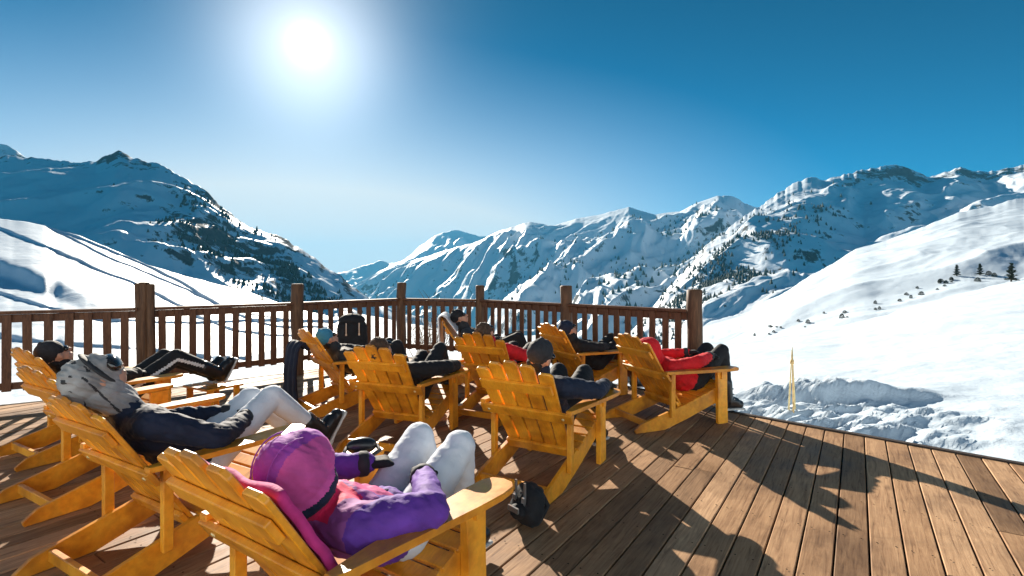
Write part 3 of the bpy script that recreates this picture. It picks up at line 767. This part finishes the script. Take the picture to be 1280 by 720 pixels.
# C: all black, white stripe down the trousers, feet up
def stripeC(c):
    idx = np.zeros(len(c), int)
    top = .40 + (c[:, 1]-.07)*.65
    line = np.where(c[:, 1] < .55, .43 + (c[:, 1]-.1)*.55, .68 - (c[:, 1]-.55)*.42)
    idx[(c[:, 0] > .12) & (np.abs(c[:, 2]-line) < .016) & (c[:, 1] > .15)] = 1; return idx
person('C', 'person in black with pale trouser stripe, feet up by the left railing', 'C',
       pose(hip=(0, .14, .40), sh=(0, -.24, .64), head=(0, -.33, .83), knee=[(.11, .57, .70), (-.11, .57, .69)], ankle=[(.11, 1.00, .46), (-.08, 1.01, .45)], toe=[(.1, .45, .9), (-.15, .45, .9)]),
       'black', 'black', ('beanie', 'knit'), boots='boot', glove='black', pmat=([M['black'], M['white']], stripeC), vox=.012)
person('E', 'person in blue cap lying low in the chair before the dark log post', 'E',
       pose(hip=(0, .16, .39), sh=(0, -.19, .62), head=(0, -.29, .79), knee=[(.12, .5, .66), (-.12, .52, .66)]), 'charcoal', 'black', ('beanie', 'teal'), boots='boot', glove='black', vox=.014)
person('F', 'brown haired person in black jacket with one knee drawn up, seen from behind', 'F',
       pose(sh=(0, -.25, .67), head=(0, -.40, .86), knee=[(.13, .42, .76), (-.12, .50, .66)], ankle=[(.14, .60, .22), (-.13, .74, .12)],
            elbow=[(.40, .05, .66), (-.38, .0, .62)], wrist=[(.36, .31, .63), (-.30, .22, .62)]), 'black', 'black', ('hair', 'hair'), boots='boot', vox=.012)
person('G', 'person in navy jacket and black hat resting an arm on the middle chair', 'G',
       pose(sh=(.04, -.21, .71), head=(.09, -.27, .915), elbow=[(.40, .05, .645), (-.36, .02, .64)], wrist=[(.36, .31, .635), (-.20, .24, .62)], hand=[(-.1, .9, -.05), (.3, .9, 0)]),
       'navy', 'black', ('beanie', 'knit'), boots='boot', glove='black', vox=.011, look=(.3, .9, .1))
person('H', 'brown haired person in red jacket lying back behind the middle chair', 'H',
       pose(sh=(0, -.27, .72), head=(0, -.38, .90), knee=[(.12, .46, .64), (-.12, .47, .64)]), 'red', 'black', ('hair', 'hair'), boots='boot', glove='black', vox=.014)
person('I', 'person in black jacket and dark navy hat reclining sideways near the far railing', 'I',
       pose(hip=(0, .14, .39), sh=(0, -.19, .64), head=(0, -.25, .82), knee=[(.12, .5, .66), (-.12, .52, .66)]), 'black', 'black', ('beanie', 'navy'), boots='boot', glove='black', vox=.014)
person('J', 'person in red jacket and black trousers at the open right deck edge', 'J',
       pose(hip=(0, .21, .39), sh=(0, -.16, .58), head=(0, -.27, .735), knee=[(.12, .55, .70), (-.12, .57, .69)], ankle=[(.14, .60, .17), (-.13, .64, .16)],
            elbow=[(.31, .06, .64), (-.31, .05, .62)], wrist=[(.18, .32, .66), (-.14, .30, .66)]), 'red', 'black', ('hood', 'red'), boots='boot', glove='black', vox=.0115)
person('K', 'person in black hat and dark clothes in the farthest chair', 'K',
       pose(sh=(0, -.24, .70), head=(0, -.32, .90), knee=[(.12, .5, .64), (-.12, .52, .64)]), 'charcoal', 'black', ('beanie', 'black'), boots='boot', glove='black', vox=.014)

# ------------------------------------------------------------------ things lying about
def at_chair(k, name, label, cat):
    O, h, _ = CH[k]; r = empty(name, (O[0], O[1], .004), -R(h)); return tag(r, label, cat)
def drape(name, label, cat, chair, mat, path, x0, x1, th=.018, seed=1, flare=.0):
    """a cloth hung along a path (y, z) in chair space, with folds and real thickness"""
    O, h, _ = CH[chair]; n = 44; nx = 26
    pts = [Vector((0, a, b)) for a, b in path]; seg = [(q-p).length for p, q in zip(pts, pts[1:])]; tot = sum(seg)
    def at(s):
        s *= tot
        for p, q, l in zip(pts, pts[1:], seg):
            if s <= l: return p.lerp(q, s/l), (q-p).normalized()
            s -= l
        return pts[-1], (pts[-1]-pts[-2]).normalized()
    bm = bmesh.new(); G = []
    for i in range(n):
        p, t = at(i/(n-1)); nn = Vector((0, t.z, -t.y))
        row = []
        for j in range(nx):
            u = j/(nx-1); x = x0 + (x1-x0)*u
            w = .012*math.sin(u*17 + seed + i*.06) + .008*float(noise(np.array([u*5.0+seed]), np.array([i*.18]))[0])
            edge = 1 + .03*float(noise(np.array([i*.21+seed]), np.array([3.0*round(u)]))[0])
            row.append(bm.verts.new(p + Vector(((x)*edge + flare*x*i/n, 0, 0)) + nn*(w*(.4+.6*i/n) + .012)))
        G.append(row)
    for i in range(n-1):
        for j in range(nx-1): bm.faces.new((G[i][j], G[i+1][j], G[i+1][j+1], G[i][j+1]))
    bmesh.ops.recalc_face_normals(bm, faces=bm.faces)
    bmesh.ops.solidify(bm, geom=list(bm.faces), thickness=th)
    o = from_bm(name, bm, mat, None, True); o.location = (O[0], O[1], .004); o.rotation_euler = (0, 0, -R(h)); o.scale = (SCALE.get(chair, 1),)*3
    return tag(o, label, cat)
# the front plane of the backrest runs from (-.08,.22) to (-.56,.93)
drape('blanket', 'magenta blanket spread over the backrest of the nearest chair', 'blanket', 'A', M['magenta'], [(-.44, .84), (-.375, .74), (-.18, .445), (-.11, .345)], -.31, .28, .03, 2)
drape('towel', 'white towel hung over the back of the farthest chair', 'towel', 'K', M['white'], [(-.36, .72), (-.50, .925), (-.56, .955), (-.60, .92), (-.585, .6), (-.57, .34)], -.30, .24, .012, 5, .25)
drape('jacket_on_chair', 'dark navy jacket hung over a chair back before the dark log post', 'jacket', 'E', M['navy'], [(-.47, .68), (-.52, .745), (-.56, .75), (-.60, .68), (-.62, .4), (-.60, .06)], -.40, -.06, .035, 9, .45)

def backpack(name, label, loc, rz, w, d, h, mat, lean=0.0):
    root = empty(name, loc, rz); tag(root, label, 'backpack')
    rt = Matrix.Rotation(lean, 3, 'X')
    def q(x, y, z): return rt @ Vector((x, y, z))
    soft('bag', [('c', q(-w*.22, 0, d*.5), d*.48, q(-w*.2, 0, h*.78), d*.42), ('c', q(w*.22, 0, d*.5), d*.48, q(w*.2, 0, h*.78), d*.42), ('c', q(0, 0, d*.5), d*.5, q(0, 0, h*.8), d*.46)], mat, root, .012, 5, .006, 18)
    soft('lid', [('e', q(0, 0, h*.90), (w*.42, d*.5, h*.11))], mat, root, .012, 3, .004, 20)
    soft('pocket', [('e', q(0, -d*.45, h*.34), (w*.33, d*.25, h*.2))], mat, root, .012, 3, .004, 20)
    bm = bmesh.new()
    for s in (-1, 1):
        add_tube(bm, [q(s*w*.2, d*.38, h*.85), q(s*w*.26, d*.72, h*.6), q(s*w*.22, d*.62, h*.35), q(s*w*.25, d*.42, h*.15)], .017, 8)
    add_tube(bm, [q(-.04, d*.2, h*.98), q(0, d*.2, h*1.05), q(.04, d*.2, h*.98)], .009, 8)
    from_bm('strap', bm, mat, root, True)
    bm = bmesh.new()
    for s in (-1, 1): add_box(bm, q(s*w*.2, -d*.53, h*.68), (.022, .018, .03)); add_box(bm, q(s*w*.2, -d*.5, h*.78), (.012, .012, .16))
    add_box(bm, q(0, -d*.70, h*.40), (.09, .012, .03)); from_bm('buckle', bm, M['metal'], root)
    return root
backpack('backpack', 'tall black backpack standing against the railing, behind the sitter with the blue cap', (-2.42, 7.75, .004), R(20), .46, .30, .92, M['black'])
backpack('backpack', 'small black backpack slumped on the deck before the nearest sitter', (.07, 3.08, .004), R(-50), .20, .16, .22, M['black'], -.3)

# goggles on the near chair's far arm
def goggles(loc, rz):
    root = empty('ski_goggles', loc, rz); tag(root, 'black ski goggles lying on the left arm of the nearest chair', 'goggles')
    soft('frame', [('e', (0, 0, .042), (.075, .04, .042))], M['boot'], root, .006, 2)
    soft('lens', [('e', (0, .022, .044), (.066, .03, .032))], M['lens'], root, .006, 2)
    bm = bmesh.new(); add_tube(bm, [(.07, 0, .04), (.085, -.04, .025), (.04, -.08, .012), (-.04, -.08, .012), (-.085, -.04, .025), (-.07, 0, .04)], .010, 8); from_bm('strap', bm, M['charcoal'], root, True)
O, h, _ = CH['A']; hm = Matrix.Rotation(-R(h), 3, 'Z') @ Vector((-.365, .37, 0))
goggles((O[0]+hm.x, O[1]+hm.y, .614), -R(h)+.9)

# footstool under the striped sitter's boots
def footstool():
    O, h, _ = CH['C']; f = Matrix.Rotation(-R(h), 3, 'Z') @ Vector((0, 1.0, 0))
    root = empty('footstool', (O[0]+f.x, O[1]+f.y, .004), -R(h)); tag(root, 'low orange slatted footstool under the boots of the striped sitter', 'footstool')
    bm = bmesh.new()
    for k in range(4): add_box(bm, (0, -.15 + k*.1, .325), (.46, .085, .022))
    from_bm('top', bm, M['chair'], root)
    for x in (-.19, .19):
        for y in (-.14, .14):
            bm = bmesh.new(); add_box(bm, (x, y, .157), (.03, .06, .312)); bevel(bm, .004); from_bm('leg', bm, M['chair'], root)
footstool()

# ------------------------------------------------------------------ outside: stake, marker, shrubs, far forest
from mathutils.bvhtree import BVHTree
def bvh(name):
    me = bpy.data.objects[name].data
    return BVHTree.FromPolygons([v.co[:] for v in me.vertices], [p.vertices[:] for p in me.polygons])
BV = {n: bvh(n) for n in ('snow_field', 'right_spur', 'left_slope')}
def ground(name, x, y):
    hit = BV[name].ray_cast(Vector((x, y, 500)), Vector((0, 0, -1)))
    return hit[0].z if hit[0] else None
def view_hit(name, px, py):
    """where a surveyed bearing and height angle meets the ground"""
    hit = BV[name].ray_cast(Vector((0, 0, EYE)), Vector(((px-640)/FPX, 1, -(py-HZ)/FPX)).normalized())
    return hit[0]

p = Vector((X(990, 6.9), 6.9, 0)); p.z = ground('snow_field', p.x, p.y)
st = empty('snow_stake', p); tag(st, 'slim yellow wooden marker stakes standing in the churned snow beside the deck', 'stake')
for (bx, by, mm, top) in ((-.05, 0, 'yellow', .80), (.055, .015, 'yellow', .84), (.0, -.04, 'orange', .78)):
    bm = bmesh.new(); add_tube(bm, [(bx, by, -.12), (bx*.45, by*.5, .4), (bx*.05, 0, top)], [.012, .010, .005], 8); from_bm('stake', bm, M[mm], st, True)
bm = bmesh.new(); add_tube(bm, [(0, 0, .62), (0, 0, .67)], [.028, .024], 12); from_bm('band', bm, M['orange'], st, True)

hp = view_hit('left_slope', 150, 378)
mk = empty('piste_marker', hp if hp else (X(150, 60), 60, 0)); tag(mk, 'thin dark piste marker pole on the white slope beyond the left railing', 'marker pole')
bm = bmesh.new(); add_tube(bm, [(0, 0, -.4), (0, 0, 2.2)], [.05, .045], 8); from_bm('pole', bm, M['bark'], mk, True)
bm = bmesh.new(); add_tube(bm, [(0, 0, 1.9), (0, 0, 2.4)], [.10, .10], 10); from_bm('sleeve', bm, M['black'], mk, True)

def conifer_mesh(name, h, w, rnd, n=420, upright=True):
    """needle tufts spread through the crown"""
    bm = bmesh.new()
    for i in range(n):
        u = rnd.random()
        if upright: z = h*(.08 + .92*u); r = w*(1-u)**.8*(.55+.45*math.sin(u*26+rnd.random()))*math.sqrt(rnd.random())
        else:
            z = h*(.05 + .95*u**1.3); r = w*math.sqrt(max(0, 1-(z/h)**2))*math.sqrt(rnd.random())
        a = rnd.uniform(0, 6.283); c = Vector((r*math.cos(a), r*math.sin(a), z))
        out = Vector((math.cos(a), math.sin(a), rnd.uniform(-.25, .6))).normalized()
        L = rnd.uniform(.12, .26)*max(w, h*.5)*.95; s = out.cross(Vector((0, 0, 1))).normalized()*L*.28; q = out.cross(s).normalized()*L*.22
        v = [bm.verts.new(c + k) for k in (out*L, s, -s, q - out*L*.2, -q)]
        bm.faces.new((v[0], v[1], v[3])); bm.faces.new((v[0], v[3], v[2])); bm.faces.new((v[0], v[2], v[4])); bm.faces.new((v[0], v[4], v[1]))
    me = bpy.data.meshes.new(name); bm.to_mesh(me); bm.free(); me.materials.append(M['needles']); return me
rnd = random.Random(21)
trunk_bm = bmesh.new(); add_tube(trunk_bm, [(0, 0, -.3), (0, 0, .5), (0.02, 0, 1.6)], [.09, .07, .02], 8)
trunk_me = bpy.data.meshes.new('trunk'); trunk_bm.to_mesh(trunk_me); trunk_bm.free(); trunk_me.materials.append(M['bark'])
pine = [conifer_mesh('crown', 2.0, .62, rnd, 560) for _ in range(3)]
shrub = [conifer_mesh('shrub_leaves', .85, .62, rnd, 620, False) for _ in range(3)]
def tree(sheet, px, py, s, label, group, kind='tree'):
    h = view_hit(sheet, px, py)
    if h is None: return
    if kind == 'tree':
        t = empty('pine_tree', h, rnd.uniform(0, 6)); tag(t, label, 'tree', group)
        c = link('crown', rnd.choice(pine), None, t); k = link('trunk', trunk_me, None, t); t.scale = (s, s, s)
    else:
        t = link('pine_shrub', rnd.choice(shrub)); t.location = h; t.rotation_euler = (0, 0, rnd.uniform(0, 6)); t.scale = (s*rnd.uniform(.9, 1.6), s, s*rnd.uniform(.8, 1.5)); tag(t, label, 'shrub', group)
tree('snow_field', 1264, 352, .95, 'tallest dark pine tree on the crest of the right snowfield near the photo edge', None)
tree('right_spur', 1225, 344, 1.6, 'mid height dark pine tree just left of the tallest one on the right crest', None)
tree('right_spur', 1196, 345, 1.6, 'thin little pine tree at the left end of the right crest trees', None)
for px, py, s in ((1247, 353, .55), (1192, 362, 1.0), (1182, 366, .7), (1173, 368, .6), (1176, 352, 1.0), (1236, 344, 1.1), (1243, 346, .9), (1222, 352, .9)):
    tree('snow_field' if py > 352 else 'right_spur', px, py, s, 'low dark pine shrub beside the little trees on the right crest', 'low shrubs beside the crest trees', 'shrub')
for k in range(30):
    px = rnd.uniform(940, 1190); base = np.interp(px, [880, 940, 1000, 1050, 1100, 1180], [438, 424, 412, 402, 389, 364])
    py = base - abs(rnd.gauss(0, 9)) - 1
    tree('right_spur', px, py, rnd.uniform(.35, 1.0), 'small dark pine shrub scattered on the snowy spur right of the railing', 'shrubs along the snowy spur', 'shrub')
h = view_hit('left_slope', 327, 376)
if h is not None:
    t = link('pine_shrub', shrub[0]); t.location = h; t.scale = (1.1, 1.1, 1.7); tag(t, 'dark shrub on the slope seen just over the left railing', 'shrub')
# dry bush behind the far railing
bm = bmesh.new(); rb_ = random.Random(4)
for k in range(60):
    a = rb_.uniform(0, 6.28); b = rb_.uniform(.2, 1.0); L = rb_.uniform(.6, 1.6)
    e = Vector((math.cos(a)*b*.5, math.sin(a)*b*.5, 1)).normalized()*L
    add_tube(bm, [(0, 0, 0), e*.5 + Vector((rb_.uniform(-.1, .1), rb_.uniform(-.1, .1), 0)), e], [.012, .008, .003], 4)
    for q in range(5):
        s0 = e*rb_.uniform(.4, 1); add_tube(bm, [s0, s0 + Vector((rb_.uniform(-.2, .2), rb_.uniform(-.2, .2), rb_.uniform(0, .2)))], [.006, .002], 3)
o = from_bm('dry_bush', bm, M['straw']); d = 12.0; o.location = (X(538, d), d, ground('snow_field', X(538, d), d)); o.scale = (1.1, 1.1, 1.35)
tag(o, 'brown leafless bush in the snow behind the far railing', 'bush')

def forest(name, sheet, picks, h, n, seed):
    P, PX, T = MOUNTS[sheet]; r = np.random.RandomState(seed)
    w = sum(a*bump2(PX, T, *b) for a, b in picks)*np.clip(.3 + 1.2*fbm(P[..., 0]/(h*14), P[..., 1]/(h*14), 3), 0, None)*(T > .02)
    w = (w/w.sum()).reshape(-1); ii = r.choice(len(w), n, p=w); Q = P.reshape(-1, 3)[ii]
    bm = bmesh.new()
    for q in Q:
        s = h*r.uniform(.5, 1.3); c = Vector(q) + Vector((r.uniform(-1, 1)*h, r.uniform(-1, 1)*h, -.15*h))
        top = bm.verts.new(c + Vector((0, 0, s*1.15))); ring = [bm.verts.new(c + Vector((math.cos(a)*s*.33*r.uniform(.7, 1.4), math.sin(a)*s*.33, s*r.uniform(0, .2)))) for a in (0, 1.26, 2.5, 3.77, 5.0)]
        for i in range(5): bm.faces.new((ring[i], ring[(i+1) % 5], top))
    tag(from_bm(name, bm, M['needles']), kind='stuff')
forest('left_forest', 'left_mountain', [(1, (250, .42, 45, .16)), (1.2, (330, .45, 60, .25)), (.6, (380, .3, 40, .25))], 11, 900, 1)
forest('right_forest', 'right_mountain', [(1, (930, .55, 60, .22)), (1, (880, .4, 60, .3)), (.5, (1000, .5, 50, .12))], 12, 1500, 2)
forest('ridge_forest', 'valley_ridge', [(1, (760, .6, 110, .25)), (.8, (860, .45, 60, .3))], 22, 700, 3)

# ------------------------------------------------------------------ air
def haze(density):
    lo = np.full(3, 1e9); hi = -lo
    for o in scene.objects:
        if o.type == 'MESH' and o.get('kind') == 'structure':
            n = len(o.data.vertices); c = np.empty(n*3, np.float32); o.data.vertices.foreach_get('co', c); c = c.reshape(-1, 3)
            lo = np.minimum(lo, c.min(0)); hi = np.maximum(hi, c.max(0))
    lo -= (50, 50, 1.0); hi += (50, 50, 12)
    bm = bmesh.new(); add_box(bm, Vector((lo+hi)/2), Vector(hi-lo))
    m = bpy.data.materials.new('haze_air'); m.use_nodes = True; t = m.node_tree
    t.nodes.remove(t.nodes['Principled BSDF']); v = t.nodes.new('ShaderNodeVolumePrincipled')
    v.inputs['Color'].default_value = (.16, .62, 1.0, 1); v.inputs['Density'].default_value = density; v.inputs['Anisotropy'].default_value = .1
    t.links.new(v.outputs[0], t.nodes['Material Output'].inputs['Volume'])
    tag(from_bm('haze', bm, m), kind='stuff')
haze(4.5e-5)

# ------------------------------------------------------------------ light, sky, camera
SUN = Vector((-255, 640, 290)).normalized()
elev = math.asin(SUN.z); az = math.atan2(SUN.x, SUN.y)
sl = bpy.data.lights.new('sun', 'SUN'); sl.energy = 5.0; sl.angle = R(.5); sl.color = (1.0, .90, .76)
so = bpy.data.objects.new('sun', sl); COL.objects.link(so); so.rotation_euler = SUN.to_track_quat('Z', 'Y').to_euler()
w = bpy.data.worlds.new('World'); scene.world = w; w.use_nodes = True; nt = w.node_tree
def wn(t, **kw):
    n = nt.nodes.new(t)
    for k, v in kw.items():
        if k in n.inputs: n.inputs[k].default_value = v
        else: setattr(n, k, v)
    return n
bg = nt.nodes['Background']; sky = wn('ShaderNodeTexSky'); sky.sky_type = 'NISHITA'; sky.sun_disc = False
sky.sun_elevation = elev; sky.sun_rotation = az; sky.altitude = 4200; sky.air_density = 1.0; sky.dust_density = .03; sky.ozone_density = 5.0
hs = wn('ShaderNodeHueSaturation', Saturation=1.2, Hue=.49, Value=1.0); flt = wn('ShaderNodeVectorMath', operation='MULTIPLY'); flt.inputs[1].default_value = (.03, .88, 1.05); nt.links.new(sky.outputs['Color'], flt.inputs[0]); nt.links.new(flt.outputs[0], hs.inputs['Color'])
# the sun's own bright aureole round its direction in the sky
tc = wn('ShaderNodeTexCoord'); dt = wn('ShaderNodeVectorMath', operation='DOT_PRODUCT'); dt.inputs[1].default_value = SUN
nt.links.new(tc.outputs['Generated'], dt.inputs[0])
mx = wn('ShaderNodeMath', operation='MAXIMUM'); nt.links.new(dt.outputs['Value'], mx.inputs[0]); mx.inputs[1].default_value = 0
# the clear mountain sky deepens quickly with height
s0 = wn('ShaderNodeSeparateXYZ'); nt.links.new(tc.outputs['Generated'], s0.inputs[0])
mr = wn('ShaderNodeMapRange'); nt.links.new(s0.outputs['Z'], mr.inputs['Value'])
for k_, v_ in (('From Min', .20), ('From Max', .48), ('To Min', 1.08), ('To Max', .76)): mr.inputs[k_].default_value = v_
dk = wn('ShaderNodeVectorMath', operation='SCALE'); nt.links.new(hs.outputs['Color'], dk.inputs[0]); nt.links.new(mr.outputs[0], dk.inputs['Scale'])
base_sky = dk.outputs[0]; acc = None
for p_, k_, c_ in ((2600, 9.0, (1, .97, .90)), (170, 8.5, (1, .99, .97)), (60, 3.0, (1, .98, .95)), (22, .4, (.6, .95, 1))):
    pw = wn('ShaderNodeMath', operation='POWER'); nt.links.new(mx.outputs[0], pw.inputs[0]); pw.inputs[1].default_value = p_
    sc = wn('ShaderNodeVectorMath', operation='SCALE'); sc.inputs[0].default_value = [q*k_ for q in c_]; nt.links.new(pw.outputs[0], sc.inputs['Scale'])
    if acc is None: acc = sc.outputs[0]; continue
    ad = wn('ShaderNodeVectorMath', operation='ADD'); nt.links.new(acc, ad.inputs[0]); nt.links.new(sc.outputs[0], ad.inputs[1]); acc = ad.outputs[0]
# pale air low over the horizon, brightest below the sun
sp = wn('ShaderNodeSeparateXYZ'); nt.links.new(tc.outputs['Generated'], sp.inputs[0])
ab = wn('ShaderNodeMath', operation='ABSOLUTE'); nt.links.new(sp.outputs['Z'], ab.inputs[0])
iv = wn('ShaderNodeMath', operation='SUBTRACT'); iv.inputs[0].default_value = 1.0; nt.links.new(ab.outputs[0], iv.inputs[1])
hz = wn('ShaderNodeMath', operation='POWER'); nt.links.new(iv.outputs[0], hz.inputs[0]); hz.inputs[1].default_value = 7.0
h2 = wn('ShaderNodeMath', operation='POWER'); nt.links.new(mx.outputs[0], h2.inputs[0]); h2.inputs[1].default_value = 5.0
h3 = wn('ShaderNodeMath', operation='MULTIPLY'); nt.links.new(hz.outputs[0], h3.inputs[0]); nt.links.new(h2.outputs[0], h3.inputs[1])
h4 = wn('ShaderNodeMath', operation='MULTIPLY_ADD'); nt.links.new(h3.outputs[0], h4.inputs[0]); h4.inputs[1].default_value = 36.6; h4.inputs[2].default_value = -.7
h5 = wn('ShaderNodeMath', operation='MAXIMUM'); nt.links.new(h4.outputs[0], h5.inputs[0]); h5.inputs[1].default_value = 0
h6 = wn('ShaderNodeMath', operation='MULTIPLY', use_clamp=True); nt.links.new(h5.outputs[0], h6.inputs[0]); h6.inputs[1].default_value = 1/8.6
pale = wn('ShaderNodeMix', data_type='RGBA'); nt.links.new(h6.outputs[0], pale.inputs[0]); nt.links.new(base_sky, pale.inputs[6]); pale.inputs[7].default_value = (8.8, 9.8, 10.3, 1)
ad = wn('ShaderNodeVectorMath', operation='ADD'); nt.links.new(pale.outputs[2], ad.inputs[0]); nt.links.new(acc, ad.inputs[1]); acc = ad.outputs[0]
nt.links.new(acc, bg.inputs['Color']); bg.inputs['Strength'].default_value = .037

cam = bpy.data.cameras.new('camera'); co = bpy.data.objects.new('camera', cam); COL.objects.link(co)
co.location = (0, 0, EYE); co.rotation_euler = (R(90), 0, 0); cam.sensor_width = 36; cam.lens = 18.0; cam.shift_y = -15/1280
cam.clip_start = .05; cam.clip_end = 40000; scene.camera = co
vs = scene.view_settings; vs.view_transform = 'Standard'; vs.look = 'None'; vs.gamma = 1; vs.use_curve_mapping = False; vs.exposure = 1.2
scene.cycles.use_denoising = True
scene.cycles.max_bounces = 6; scene.cycles.diffuse_bounces = 3
